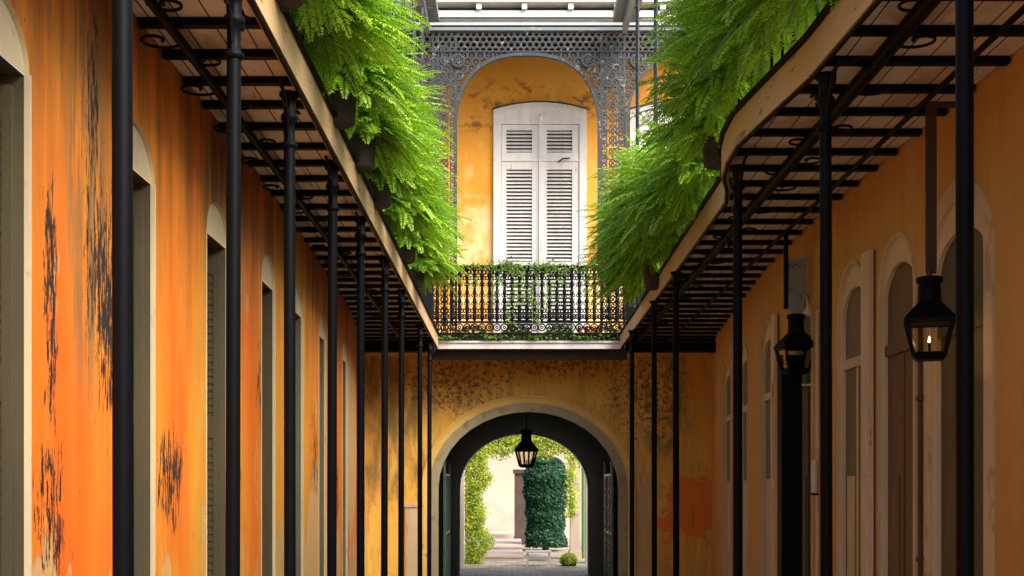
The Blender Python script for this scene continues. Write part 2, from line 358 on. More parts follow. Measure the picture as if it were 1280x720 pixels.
# ------------------------------------------------------------------ left building
LW = [(0,-.80*H),(1.5,-.82*H),(2.6,-.83*H),(3.4,-.86*H),(4.5,-.92*H),(5.4,-1.02*H),(6.13,-1.13*H)]
def fnL(s, z, d): return (poly(LW, s/K)-d, s, z)
LTOP = 1.0*H+.30
lb = empty('stucco_building', (-.82*H, 9, G), 'long orange stucco building with peeling paint and tall doorways on the left', 'building')
centres = [.29,.78,1.27,1.755,2.25,2.745,3.19,3.70,4.37]
opsL = [(Y(c), .31, .70*H, .10*H) for c in centres]
cutsL = [u*K for u, _ in LW]
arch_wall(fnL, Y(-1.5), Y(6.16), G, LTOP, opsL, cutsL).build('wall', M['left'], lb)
dcol = ['olive','olive','olive','olive','olive','olive','khaki','khaki','khaki']
for i, (c, hw, sp, ri) in enumerate(opsL):
    m = MB(); reveal(m, fnL, c, hw, sp, ri, 0, .022, G); panel_arch(m, fnL, c, hw, sp, ri, .022)
    ar = m.build('arch_panel', M['cream'], lb)
    m = MB(); reveal(m, fnL, c, hw, sp-.002, 0, .022, .46, G, arched=False)
    m.build('door_reveal', M[dcol[i]], lb)
    d = MB(); hwd = hw-.004
    a = fnL(c-hwd, G, .46); b = fnL(c+hwd, G, .46)
    def pb(s0, s1, z0, z1, dd0, dd1, mm):
        mm.hexa([fnL(s0,z0,dd0), fnL(s1,z0,dd0), fnL(s1,z0,dd1), fnL(s0,z0,dd1)], [fnL(s0,z1,dd0), fnL(s1,z1,dd0), fnL(s1,z1,dd1), fnL(s0,z1,dd1)])
    pb(c-hwd, c+hwd, G+.02, sp-.02, .40, .45, d)
    for zz in (G+.3, -.6, .5):
        pb(c-hwd+.08, c-.05, zz, zz+.85, .385, .40, d); pb(c+.05, c+hwd-.08, zz, zz+.85, .385, .40, d)
    door = d.build('door', M[dcol[i]], lb)
    m = MB(); e1 = c+hw-.002; e0 = e1-.034; zt_ = sp-.05
    pb(e0+.008, e1, G+.03, zt_, .06, .37, m)
    for d_a, d_b in ((.06,.10), (.33,.37)): pb(e0, e0+.0075, G+.03, zt_, d_a, d_b, m)
    for z_a, z_b in ((G+.03,G+.25), (-1.25,-1.1), (.35,.5), (zt_-.14,zt_)): pb(e0, e0+.0075, z_a, z_b, .101, .329, m)
    for z_a, z_b in ((-1.07,.32), (.53,zt_-.17)):
        z_ = z_a
        while z_ < z_b: pb(e0+.002, e0+.0078, z_, z_+.028, .103, .327, m); z_ += .05
    sh_ = m.build('shutter', M[dcol[i]], lb)
    kn = MB(); p = fnL(c+.03, -1.15, .37); kn.lathe(p, [(.0,-.02),(.022,-.01),(.022,.01),(.0,.02)], 8); kn.build('door_knob', M['iron'], door)
    # thin cream bead on the corner of each jamb
    bm_ = MB()
    for sgn in (-1, 1):
        s0 = c+sgn*hw; s0 = s0+sgn*.001; s1 = s0+sgn*.012; lo, hi_ = min(s0, s1), max(s0, s1)
        pb(lo, hi_, G, sp, -.004, .0, bm_)
    bm_.build('jamb_bead', M['cream'], lb)

# ------------------------------------------------------------------ right building
RW = [(0,1.21*H),(1.8,1.19*H),(2.4,1.17*H),(3.0,1.15*H),(3.7,1.18*H),(4.6,1.28*H),(5.3,1.36*H),(6.13,1.53*H)]
def fnR(s, z, d): return (poly(RW, s/K)+d, s, z)
rb = empty('stucco_building', (1.2*H, 9, G), 'long shaded ochre building with round arched doors on the right', 'building')
RO = [(1.15,.115,'olive'),(2.118,.118,'olive'),(2.43,.100,'brown'),(2.725,.10,'khaki'),(3.18,.105,'olive'),(3.70,.13,'khaki'),(4.30,.13,'khaki'),(4.87,.14,'khaki')]
opsR = [(Y(c), Y(h), .595*H, .165*H) for c, h, _ in RO]
arch_wall(fnR, Y(-1.5), Y(6.16), G, LTOP, opsR, [u*K for u, _ in RW]).build('wall', M['right'], rb)
def pbR(s0, s1, z0, z1, d0, d1, mm):
    mm.hexa([fnR(s0,z0,d0), fnR(s1,z0,d0), fnR(s1,z0,d1), fnR(s0,z0,d1)], [fnR(s0,z1,d0), fnR(s1,z1,d0), fnR(s1,z1,d1), fnR(s0,z1,d1)])
for i, ((c, hw, sp, ri), (_, _, mt)) in enumerate(zip(opsR, RO)):
    m = MB(); reveal(m, fnR, c, hw, sp, ri, 0, .02, G)
    A = [(c-hw, G)]+arch_pts(c, hw, sp, ri)+[(c+hw, G)]; B = [(c-hw+.02, G)]+arch_pts(c, hw-.02, sp-.03, ri-.15)+[(c+hw-.02, G)]
    for a, b, a2, b2 in zip(A, B, A[1:], B[1:]): m.add([fnR(*a,.02), fnR(*a2,.02), fnR(*b2,.02), fnR(*b,.02)], [(0,1,2,3)])
    reveal(m, fnR, c, hw-.02, sp-.03, ri-.15, .02, .05, G)
    m.build('arch_reveal', M['cream'], rb)
    m = MB(); ring(m, fnR, c, hw, sp, ri, .13 if i == 1 else .035, -.012, 0, G); m.build('arch_trim', M['tan'], rb)
    m = MB(); panel_arch(m, fnR, c, hw-.02, sp-.03, ri-.15, .05, G)
    zt = .43*H
    door = m.build('door', M[mt], rb)
    m = MB(); pbR(c-hw+.022, c+hw-.022, zt-.04, zt+.04, .025, .049, m); pbR(c-.025, c+.025, G, zt-.042, .04, .049, m)
    for zz in (G+.3, -.9):
        pbR(c-hw+.08, c-.08, zz, zz+1.0, .042, .049, m); pbR(c+.08, c+hw-.08, zz, zz+1.0, .042, .049, m)
    m.build('transom', M['tan' if mt == 'khaki' else mt], door)
    if i in (3, 5):      # shutter leaf folded back on the near side
        m = MB(); s1 = c-hw-.036; s0 = s1-(.27 if i == 1 else .20)
        pbR(s0, s1, G+.05, sp+ri*(.75 if i == 1 else 1.02), -.055, -.02, m)
        for zz in (G+.25, -1.0, .1):
            pbR(s0+.05, s1-.05, zz, zz+1.0, -.066, -.055, m)
        sh = m.build('shutter', M['pink'], rb)

# ------------------------------------------------------------------ galleries
LF = [(-1.5,-.525*H),(6.0,-.528*H)]
RF = [(-1.5,.742*H),(1.62,.742*H),(1.95,.72*H),(2.2,.675*H),(2.34,.652*H),(2.46,.655*H),(2.58,.675*H),(2.68,.712*H),(2.80,.742*H),(5.0,.765*H),(6.0,.775*H)]
FH = .215
def gallery(name_label, F, WALL, side, beams, jn, railing_label, railx):
    base = empty('iron_gallery', (poly(F, 3), 10, H), name_label, 'gallery')
    fn = lambda s, z, d: (poly(F, s/K)+side*d, s, z)   # d positive = towards the wall
    us = sorted(set([x[0] for x in F]+[lerp(1.5, 3, i/30) for i in range(31)])) if side > 0 else [-1.5,.8,2.13,3.6,5.72]
    us = [u for u in us if u <= 5.72]; us = us+[5.72] if us[-1] < 5.72 else us
    # fascia boards
    for k, (a, b) in enumerate([(-1.5, 2.13), (2.133, 5.72)] if side < 0 else [(-1.5, 1.62), (1.623, 2.9), (2.903, 5.72)]):
        cs = [a]+[u for u in us if a < u < b]+[b]; m = MB()
        for p, q in zip(cs, cs[1:]):
            A = [fn(p*K, H, 0), fn(q*K, H, 0), fn(q*K, H, .045), fn(p*K, H, .045)]; B = [(v[0], v[1], v[2]+FH) for v in A]; m.hexa(A, B)
        fo = m.build('fascia_board', M['fascia'], base)
    # black drip edge, gutter lip and deck
    m = MB(); m.tube([fn(u*K, H+FH+.018, -.012) for u in us], .022, 8); m.build('drip_edge', M['iron'], base)
    m = MB(); m.tube([fn(u*K, H-.012, .02) for u in us], .014, 6); m.build('edge_bar', M['iron'], base)
    m = MB(); cs = sorted(set(us+[6.122]+[u for u, _ in WALL if u <= 5.72]))
    for p, q in zip(cs, cs[1:]):
        A = [fn(p*K, H+.064, .05), fn(q*K, H+.064, .05), (poly(WALL, q)-side*.01, q*K, H+.064), (poly(WALL, p)-side*.01, p*K, H+.064)]
        m.hexa(A, [(v[0], v[1], v[2]+FH-.08) for v in A])
    m.build('soffit_boards', M['soffit'], base)
    # cross joists
    j = 0; u = .62
    while u < 5.68 and j < 95:
        m = MB(); x0 = poly(F, u)+side*.05; x1 = poly(WALL, u)-side*.012
        m.box(min(x0,x1), max(x0,x1), u*K-.028, u*K+.028, H+.02, H+.062)
        m.build('joist', M['iron'], base); u += .128+random.uniform(-.006,.006); j += 1
    # lengthwise bars with scroll ornament
    for r, rad in beams:
        m = MB(); f0 = lambda u: side*r*H
        m.tube([(f0(u), u*K, H-.02) for u in (-1.5, 1, 2, 3, 4, 5, 5.7)], rad, 8)
        m.build('lengthwise_bar', M['iron'], base)
    u = .9
    while u < 5.2:
        r = beams[0][0]; cx = side*r*H; yy = u*K
        for (dy, rr, sg) in ((0,.13,1), (.3,.10,-1)):
            m = MB()
            pts = []
            for k in range(22):
                a = k/21*4.4*math.pi*.5; q = rr*(1-k/26)
                pts.append((cx+sg*side*(rr-.02)+q*math.cos(a)*-sg*side, yy+dy+q*math.sin(a), H-.035))
            m.tube(pts, .009, 5, False); m.build('scroll', M['iron'], base)
        u += .215
    # railing above, hung with ferns
    ra = empty('iron_railing', (poly(F, 3)+side*.06, 10, H+FH), railing_label, 'railing')
    fr = lambda u, z: (poly(F, u)+side*.07, u*K, z)
    z0, z1 = H+FH+.06, H+FH+.98
    m = MB(); m.tube([fr(u, z1) for u in us], .022, 8); m.build('top_rail', M['iron'], ra)
    m = MB(); m.tube([fr(u, z0) for u in us], .016, 8); m.build('bottom_rail', M['iron'], ra)
    u = .5
    while u < 5.6:
        m = MB(); m.tube([fr(u, z0-.08), fr(u, z1)], .010, 6); m.build('baluster', M['iron'], ra); u += .056
    return base
gallery('left gallery overhang with tan fascia and black joists under cream boards', LF, LW, -1, [(.735,.028)], 1, 'black iron railing of the left gallery behind the ferns', 0)
gallery('right gallery overhang with bulging tan fascia and black joists', RF, RW, 1, [(.85,.045),(1.06,.018)], 1, 'black iron railing of the right gallery behind the ferns', 0)
# black end beams under both galleries, close to the back wall
for nm, a, b, lab in (('l', poly(LW,5.5)+.01, -.53*H, 'black cross beam under the far end of the left gallery'), ('r', .775*H, poly(RW,5.5)-.01, 'black cross beam under the far end of the right gallery')):
    m = MB(); m.box(min(a,b), max(a,b), Y(5.5)-.08, Y(5.5)+.08, H-.13, H-.002); m.box(min(a,b), max(a,b), Y(5.5)-.1, Y(5.5)+.1, H-.16, H-.132)
    tag(m.build('cross_beam', M['iron']), lab, 'beam')

# ------------------------------------------------------------------ posts
ORD = ['nearest','second','third','fourth','fifth','sixth','seventh','eighth','ninth','tenth','eleventh','twelfth']
def post(x, y, label, group, top=H-.004, upper=None):
    r = empty('iron_post', (x, y, G), label, 'post', group)
    m = MB(); m.lathe((x,y,G), [(.08,0),(.08,.06),(.055,.10),(.040,.16),(.036,.3),(.035,top-G-.34)], 14); m.build('shaft', M['iron'], r)
    m = MB(); z = top-.34
    m.lathe((x,y,z), [(.035,0),(.05,.012),(.05,.03),(.034,.045),(.034,.16),(.052,.175),(.052,.20),(.036,.22),(.04,.30),(.062,.32),(.062,.34)], 14); m.build('capital', M['iron'], r)
    for sg in (-1, 1):      # small scroll brackets running along the edge beam
        m = MB(); pts = [(x, y+sg*(.03+.30*(1-math.cos(a))), top-.33+.31*math.sin(a)) for a in [k*math.pi/2/9 for k in range(10)]]
        m.tube(pts, .011, 6); m.tube([(x, y+sg*(.17+.05*math.cos(a)), top-.08+.05*math.sin(a)) for a in [k*.6 for k in range(11)]], .007, 5)
        m.build('bracket', M['iron'], r)
    r.rotation_euler = (random.uniform(-.0025,.0025), random.uniform(-.003,.003), 0)
    return r
for i, u in enumerate([1.155,1.60,2.02,2.48,2.96,3.50,4.03,4.87,5.40]):
    post(-.56*H, Y(u), f'{ORD[i]} black iron post of the left gallery row counted from the camera', 'posts of the left gallery')
for i, (u, x) in enumerate([(1.34,.76),(1.93,.76),(2.48,.70),(3.70,.76),(4.27,.76),(5.07,.76)]):
    post(x*H, Y(u), f'{ORD[i]} black iron post of the right gallery row counted from the camera', 'posts of the right gallery')

# ------------------------------------------------------------------ back building
UB, UE, UP = 6.13, 8.5, 5.75     # wall, far side of the passage, balcony front
yb, ye, yp = Y(UB), Y(UE), Y(UP)
TX, TRX, TRI = .125*H, .687*H, .582*H
bb = empty('stucco_building', (TX, yb, G), 'mustard yellow building closing the courtyard over a vaulted archway', 'building')
fnB = lambda s, z, d: (s, yb+d, z)
arch_wall(fnB, -3.2*H, 3.2*H, G, H+.02, [(TX, TRX, 0, TRI)]).build('lower_wall', M['back'], bb)
# upper storey front, sides, top and rear
arch_wall(fnB, -3.2*H, 3.2*H, H+.021, 3.62*H, []).build('upper_wall', M['upper'], bb)
m = MB()
yu = yb+2.6
for sx in (-1, 1):
    m.add([(sx*3.2*H,yb,G),(sx*3.2*H,ye,G),(sx*3.2*H,ye,1.3*H),(sx*3.2*H,yb,1.3*H)], [(0,1,2,3)])
    m.add([(sx*3.2*H,yb,1.3*H),(sx*3.2*H,yu,1.3*H),(sx*3.2*H,yu,3.62*H),(sx*3.2*H,yb,3.62*H)], [(0,1,2,3)])
m.add([(-3.2*H,yb,3.62*H),(3.2*H,yb,3.62*H),(3.2*H,yu,3.62*H),(-3.2*H,yu,3.62*H)], [(0,1,2,3)])
m.add([(-3.2*H,yu,1.3*H),(3.2*H,yu,1.3*H),(3.2*H,yu,3.62*H),(-3.2*H,yu,3.62*H)], [(0,1,2,3)])
m.add([(-3.2*H,yu,1.3*H),(3.2*H,yu,1.3*H),(3.2*H,ye,1.3*H),(-3.2*H,ye,1.3*H)], [(0,1,2,3)])
m.build('side_walls', M['upper'], bb)
fnE = lambda s, z, d: (s, ye-d, z)
arch_wall(fnE, -3.2*H, 3.2*H, G, 1.3*H, [(TX, TRX, 0, TRI)]).build('rear_wall', M['pinkwall'], bb)
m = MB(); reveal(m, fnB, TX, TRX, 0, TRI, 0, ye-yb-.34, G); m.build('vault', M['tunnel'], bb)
m = MB(); reveal(m, fnE, TX, TRX-.035, 0, TRI-.035, 0, .34, G); ring(m, fnE, TX, TRX-.035, 0, TRI-.035, .035, .34, .30, G)
m.build('vault_end_lining', M['white'], bb)
m = MB(); ring(m, fnB, TX, TRX, 0, TRI, .17, -.05, .0, G); m.build('arch_surround', M['khakistone'], bb)
m = MB(); ring(m, fnB, TX, TRX+.172, 0, TRI+.172, .10, -.03, .0, G)
ring(m, fnB, TX, TRX+.274, 0, TRI+.274, .035, -.055, .0, G); m.build('arch_moulding', worn_paint('ochre_moulding_paint', (.82,.56,.14), (.45,.27,.08), .60, .75, (1,1,1), 4), bb)
# pale shuttered side door low at the left of the arch
m = MB(); xa, xb = PX(507,UB), PX(526,UB)
m.box(xa, xb, yb-.04, yb-.003, G, PZ(634,UB)); m.box(xa-.06, xb+.06, yb-.06, yb-.003, PZ(634,UB)+.002, PZ(629,UB)); m.box(xa+.04, xb-.04, yb-.05, yb-.041, G+.2, PZ(650,UB))
m.build('side_door', M['tan'], bb)

# balcony
ba = empty('balcony', (.1*H, yp, H), 'balcony slab with white edge above the archway', 'balcony')
m = MB(); m.box(-.62*H, .86*H, yp+.05, yb-.004, H+.012, H+.09); m.build('floor', M['darkgap'], ba)
m = MB(); m.box(-.542*H, .79*H, yp-.02, yp+.048, H-.0, H+.135); m.box(-.542*H, .79*H, yp-.05, yp-.022, H+.10, H+.135); m.build('edge_board', M['white'], ba)
m = MB(); m.box(-.60*H, .84*H, yp+.30, yp+.42, H-.15, H+.010); m.build('bearer_beam', M['darkgap'], ba)
# planter troughs on the edge
for i, (a, b) in enumerate(((548,605),(608,660),(663,715),(718,776))):
    x0, x1 = PX(a,5.7), PX(b,5.7); p = empty('planter_box', ((x0+x1)/2, Y(5.68), H+.137), ['shallow planter trough at the left end of the balcony edge','shallow planter trough left of the balcony middle','shallow planter trough right of the balcony middle','shallow planter trough with red flowers at the right end'][i], 'planter', 'planter troughs along the balcony edge')
    m = MB(); m.box(x0, x1, yp-.02, yp+.16, H+.137, H+.26); m.build('trough', M['terracotta'], p)
    m = MB()
    for k in range(750):
        x = random.uniform(x0-.03, x1+.03); y = yp+random.uniform(-.14,.16); z = H+.15+random.random()**.8*.27*(.6+.4*math.sin(x*7+i))
        c = Vector((x,y,z)); s = random.uniform(.018,.036); a = Vector([random.uniform(-1,1) for _ in range(3)]).normalized(); b_ = a.orthogonal().normalized()
        m.add([c-a*s, c+b_*s*.6, c+a*s, c-b_*s*.6], [(0,1,2,3)])
    m.build('leaves', M['vine'], p)
    if i in (0, 3):
        m = MB()
        for k in range(150 if i == 3 else 40):
            x = random.uniform(x0+.05, lerp(x0, x1, .62)); y = yp+random.uniform(-.12,-.02); z = H+.24+random.random()*.13
            c = Vector((x,y,z)); s = .026; a = Vector([random.uniform(-1,1) for _ in range(3)]).normalized(); b_ = a.orthogonal().normalized()
            m.add([c-a*s, c+b_*s, c+a*s, c-b_*s], [(0,1,2,3)])
        m.build('flowers', M['flower'], p)
# balcony railing
br_ = empty('balcony_railing', (.1*H, Y(5.7), H+.14), 'ornate cast iron railing across the balcony', 'railing')
yr = Y(5.715); zt, zb = PZ(333,5.715), PZ(403,5.715)
xL, xR = PX(542,5.715), PX(794,5.715)
m = MB(); m.box(xL, xR, yr-.03, yr+.03, zt-.03, zt+.012); m.build('top_rail', M['iron'], br_)
m = MB(); m.box(xL, xR, yr-.02, yr+.02, zb-.012, zb+.02); m.box(xL, xR, yr-.015, yr+.015, zb-.20, zb-.18); m.build('bottom_rail', M['iron'], br_)
nb = 27
for k in range(nb):
    x = lerp(xL+.06, xR-.06, k/(nb-1)); m = MB(); hh = zt-.03-zb; n_ = 22; prof = []
    for i in range(n_+1):
        q = i/n_; prof.append((.016+.026*abs(math.sin(q*math.pi*6.5))*(1 if (q < .38 or q > .72) else .7), .02+q*(hh-.02)))
    m.lathe((x, yr, zb), prof, 7)
    for dz, rr in ((.10,.045), (.20,.04), (.32,.03), (hh-.07,.045), (hh-.17,.04), (hh-.28,.03), (hh*.5,.03)):
        for sx in (-1, 1): m.annulus(x+sx*rr*.95, yr-.008, zb+dz, rr, rr*.55, .016, 8)
    m.annulus(x, yr-.008, zb-.085, .07, .048, .016, 10); m.annulus(x, yr-.008, zb-.085, .03, .012, .016, 8)
    m.build('baluster', M['iron'], br_)
# vine trailing along the top rail
m = MB()
for (a, b, n_, hgt) in ((606,660,420,.12), (650,712,330,.09), (545,625,200,.06), (695,785,200,.07)):
    for k in range(n_):
        x = PX(random.triangular(a, b), 5.7); y = yr+random.uniform(-.09,.07); z = zt+random.gauss(0, .5)*hgt-.02
        c = Vector((x,y,z)); s = random.uniform(.02,.042); q = Vector([random.uniform(-1,1) for _ in range(3)]).normalized(); b_ = q.orthogonal().normalized()
        m.add([c-q*s, c+b_*s*.6, c+q*s, c-b_*s*.6], [(0,1,2,3)])
for (px, ln, n_) in ((640,1.0,150),(652,.7,110),(668,1.05,160),(684,.8,120),(597,.4,40),(622,.6,80),(705,.35,40),(733,.5,50),(752,.35,30)):
    x = PX(px, 5.7)
    for k in range(n_):
        q = random.random(); c = Vector((x+random.gauss(0,.05)+.05*math.sin(q*6+px), yr-.05+random.uniform(-.04,.04), zt-q*ln)); s = random.uniform(.018,.036)
        a = Vector([random.uniform(-1,1) for _ in range(3)]).normalized(); b_ = a.orthogonal().normalized()
        m.add([c-a*s, c+b_*s*.6, c+a*s, c-b_*s*.6], [(0,1,2,3)])
tag(m.build('climbing_vine', M['vine']), 'leafy vine trailing along and down the balcony railing', 'vine')

# ------------------------------------------------------------------ upstairs shuttered doors
def tall_door(dx, label, parent):
    s_ = UB
    X = lambda px: PX(px, s_)+dx
    Z = lambda py: PZ(py, s_)
    zf = H+.10
    fr = MB(); xa, xb = X(617), X(733); cx = (xa+xb)/2; hw = (xb-xa)/2
    fn = lambda s, z, d: (s, yb+d, z)
    # frame with segmental head: outer band
    def seg(hw_, crown, side_z, n=16): 
        return [(cx-hw_+2*hw_*i/n, side_z+(crown-side_z)*(1-(2*i/n-1)**2)) for i in range(n+1)]
    # solid head piece between louvre-panels' top and the arch
    P = seg(hw, Z(130), Z(139))
    d0 = -.10
    for a, b in zip(P, P[1:]):
        lo = [(a[0],yb+d0,Z(157)),(b[0],yb+d0,Z(157)),(b[0],yb-.003,Z(157)),(a[0],yb-.003,Z(157))]
        hi = [(a[0],yb+d0,a[1]),(b[0],yb+d0,b[1]),(b[0],yb-.003,b[1]),(a[0],yb-.003,a[1])]
        fr.hexa(lo, hi)
    # raised moulding following the arch
    Pi = seg(hw-.07, Z(136), Z(144)); Po = seg(hw-.04, Z(134), Z(142))
    for i in range(16):
        a, b, c, d = Pi[i], Pi[i+1], Po[i+1], Po[i]
        fr.hexa([(a[0],yb+d0-.02,a[1]),(b[0],yb+d0-.02,b[1]),(b[0],yb+d0,b[1]),(a[0],yb+d0,a[1])], [(d[0],yb+d0-.02,d[1]),(c[0],yb+d0-.02,c[1]),(c[0],yb+d0,c[1]),(d[0],yb+d0,d[1])])
    fr.box(xa, X(627), yb+d0, yb-.003, zf, Z(157)-.001); fr.box(X(724), xb, yb+d0, yb-.003, zf, Z(157)-.001)
    f = fr.build('door_frame', M['shutter'], parent)
    dk = MB()      # dark strip standing in for the shadow line along the arched head
    P2 = seg(hw+.012, Z(128.6), Z(137.6))
    for i in range(16):
        a, b, c, d = P[i], P[i+1], P2[i+1], P2[i]
        dk.hexa([(a[0],yb+d0-.03,a[1]+.002),(b[0],yb+d0-.03,b[1]+.002),(b[0],yb-.003,b[1]+.002),(a[0],yb-.003,a[1]+.002)], [(d[0],yb+d0-.03,d[1]),(c[0],yb+d0-.03,c[1]),(c[0],yb-.003,c[1]),(d[0],yb-.003,d[1])])
    dk.build('shadow_strip', M['darkgap'], f)
    for (a, b, l0, l1) in ((627.4,675.2,633,665),(675.8,723.6,683.5,715)):
        lf = MB(); y0, y1 = yb-.075, yb-.02; A, B, C, D = X(a), X(l0), X(l1), X(b)
        lf.box(A, B, y0, y1, zf+.01, Z(157.5)); lf.box(C, D, y0, y1, zf+.01, Z(157.5))
        for (t_, b__) in ((157.5,164),(192,202),(203,213),(328,340),(425,434)):
            lf.box(B+.001, C-.001, y0+.003, y1-.003, Z(b__), Z(t_))
        lf.box(A, D, y0-.02, y0-.001, Z(203), Z(200))
        sh = lf.build('shutter_leaf', M['shutter'], f)
        for (z1, z0) in ((Z(164.5), Z(191.5)), (Z(213.5), Z(327.5)), (Z(340.5), Z(424.5))):
            sl = MB(); n_ = max(3, round((z1-z0)/.068)); st = (z1-z0)/n_
            for k in range(n_):
                z = z0+st*(k+.5); hy = .030; hz = .020
                sl.hexa([(B,y0+.005,z-hz-.004),(C,y0+.005,z-hz-.004),(C,y1-.005,z+hz-.004),(B,y1-.005,z+hz-.004)], [(B,y0+.005,z-hz+.006),(C,y0+.005,z-hz+.006),(C,y1-.005,z+hz+.006),(B,y1-.005,z+hz+.006)])
            sl.build('louvre_panel', M['shutter'], f)
        bk = MB(); bk.box(B, C, yb-.016, yb-.004, zf+.01, Z(158)); bk.build('dark_backing', M['darkgap'], f)
    m = MB(); c = X(675.5)
    m.box(c-.028, c+.028, yb-.11, yb-.076, zf+.01, Z(158)); m.box(c-.035, c+.035, yb-.125, yb-.111, Z(158), Z(146)); m.lathe((c, yb-.12, Z(150)), [(.0,-.06),(.04,-.02),(.05,.03),(.0,.08)], 8)
    m.build('centre_moulding', M['shutter'], f)
    m = MB(); m.tube([(X(697),yb-.12,Z(205)),(X(703),yb-.15,Z(201)),(X(712),yb-.13,Z(200))], .012, 6); m.build('latch', M['iron'], f)
    return f
tall_door(0, '', bb); tall_door(PX(845,UB)-PX(675,UB), '', bb)

# ------------------------------------------------------------------ cast iron lace screen
ls = empty('iron_lace_screen', (.1*H, yp, 3.1*H), 'grey cast iron lacework with wide arches in front of the upstairs doors', 'lace screen')
U = UP; SX = U*1e-3*H
arches = [(659, 88), (873, 88), (445, 88)]     # centre px, half width px
AT, AS = 70, 166                                # crown and springing rows
def inarch(px, py, grow=0):
    for c, hw in arches:
        dx = abs(px-c)/(hw+grow)
        if dx < 1:
            if py > AS: return True
            if ((AS-py)/(AS-AT+grow))**2.5+dx**2.5 < 1: return True
    return False
x0p, x1p = 452, 880
fz = MB(); row = 0; py = 43
while py < 320:
    step = 7.8 if py < 66 else 10.6
    px = x0p+(row % 2)*step/2
    while px < x1p:
        if not inarch(px, py, 4.5):
            incol = any(abs(px-q) < 15 for q in (555.5, 766))
            if (py < AS-4 or incol) and (py < 112 or not any(abs(px-q) < 8 for q in (555.5, 766))):
                r = .050 if py < 66 else .070; X_, Z_ = PX(px, U), PZ(py, U)
                fz.annulus(X_, yp-.02+random.uniform(-.006,.006), Z_, r*1.18, r*.80, .05, 10)
                if py >= 66:
                    fz.annulus(X_, yp-.012, Z_, r*.42, r*.16, .03, 8)
                    for a in range(4):
                        th = a*math.pi/2+(row % 2)*.785; fz.tube([(X_+.4*r*math.cos(th), yp, Z_+.4*r*math.sin(th)), (X_+r*math.cos(th), yp, Z_+r*math.sin(th))], .009, 4, False)
                    fz.annulus(X_+PX(640+step/2, U), yp-.01, Z_+.0, r*.34, r*.14, .03, 7)
        px += step
    py += 6.6 if py < 66 else 8.6; row += 1
for q in (39.8, 64.5): fz.box(PX(x0p, U), PX(x1p, U), yp-.035, yp+.03, PZ(q+1.1, U), PZ(q-.4, U))
fz.build('lacework', M['lace'], ls)
# arch ribs
for c, hw in arches:
    m = MB(); pts_o = []; 
    n_ = 40; P = []
    for i in range(n_+1):
        a = math.pi*(1-i/n_); cc, ss = math.cos(a), math.sin(a)
        P.append((c+hw*math.copysign(abs(cc)**(2/2.5), cc), AS-(AS-AT)*abs(ss)**(2/2.5)))
    P = [(c-hw, 330)]+P+[(c+hw, 330)]
    C0 = Vector((PX(c,U), 0, PZ(AS,U)))
    pr = []
    for (a, b) in P:
        v = Vector((PX(a,U), yp-.03, PZ(b,U))); d = Vector((a-c, 0, max(0, AS-b))); d = d.normalized() if d.length else Vector((0,0,1))
        pr.append((v, v+Vector((d.x, 0, d.z))*.055))
    for (a, a2), (b, b2) in zip(pr, pr[1:]):
        t_ = Vector((0,.07,0)); m.hexa([a, b, b+t_, a+t_], [a2, b2, b2+t_, a2+t_])
    m.build('arch_rib', M['lace'], ls)
# columns of open iron panels
for q, lab in ((555.5,'l'), (766,'r')):
    m = MB(); zlo, zhi = H+.14, PZ(44,U)
    for dpx, wd in ((-14.5,.03), (-7.5,.016), (7.5,.016), (14.5,.03)):
        x = PX(q+dpx, U); m.box(x-wd/2*1.2, x+wd/2*1.2, yp-.02, yp+.03, zlo, zhi)
    py = 62; k = 0
    while py < 420:
        X_, Z_ = PX(q, U), PZ(py, U)
        m.annulus(X_, yp-.02, Z_, .075, .048, .03, 12); m.annulus(X_, yp-.022, Z_, .024, .004, .034, 8)
        for a in range(4):
            th = a*math.pi/2+math.pi/4; m.tube([(X_+.02*math.cos(th), yp, Z_+.02*math.sin(th)), (X_+.095*math.cos(th), yp, Z_+.12*math.sin(th))], .010, 5, False)
        m.annulus(X_-.0, yp-.018, Z_-.105, .03, .014, .026, 8)
        for sx in (-1, 1): m.annulus(X_+sx*.15, yp-.018, Z_-.03, .036, .018, .026, 8); m.annulus(X_+sx*.15, yp-.018, Z_-.12, .036, .018, .026, 8)
        py += 14.2; k += 1
    m.build('column', M['lace'], ls)
# flower rosettes on the spandrels
for q, r_ in ((573,77),(735,77),(796,77)):
    m = MB(); X_, Z_ = PX(q,U), PZ(r_,U); m.annulus(X_, yp-.06, Z_, .12, .09, .03, 14); m.annulus(X_, yp-.06, Z_, .035, .01, .03, 8)
    for a in range(6): m.annulus(X_+.062*math.cos(a*1.047), yp-.058, Z_+.062*math.sin(a*1.047), .032, .014, .028, 8)
    m.build('rosette', M['lace'], ls)
# beam, cornice and eaves
co = empty('eaves_cornice', (.1*H, yp, 3.3*H), 'grey and white painted eaves cornice above the iron lacework', 'cornice')
xa, xb = PX(500,U), PX(868,U)
def cor(nm, a, b, f, mt, x0=xa, x1=xb):
    m = MB(); m.box(x0, x1, yp-f, yp+.10, PZ(b,U)+.0015, PZ(a,U)-.0015); m.build(nm, M[mt], co)
cor('lower_beam', 35.5, 39.5, .06, 'greytrim'); cor('shadow_groove', 33, 35.5, .02, 'darkgap'); cor('white_band', 28.5, 33, .07, 'white')
cor('grey_band', 25, 28.5, .10, 'greytrim'); cor('white_fascia', 17, 25, .14, 'white'); cor('recess', 9, 17, -.02, 'darkgap')
for px in (542, 599, 655.5, 713, 770, 827):
    m = MB(); x = PX(px,U); m.box(x-.045, x+.045, yp-.20, yp+.018, PZ(16.5,U), PZ(9.5,U)); m.build('eaves_bracket', M['white'], co)
cor('gutter', -1, 9, .24, 'white'); cor('gutter_lip', 4.5, 6, .255, 'greytrim')
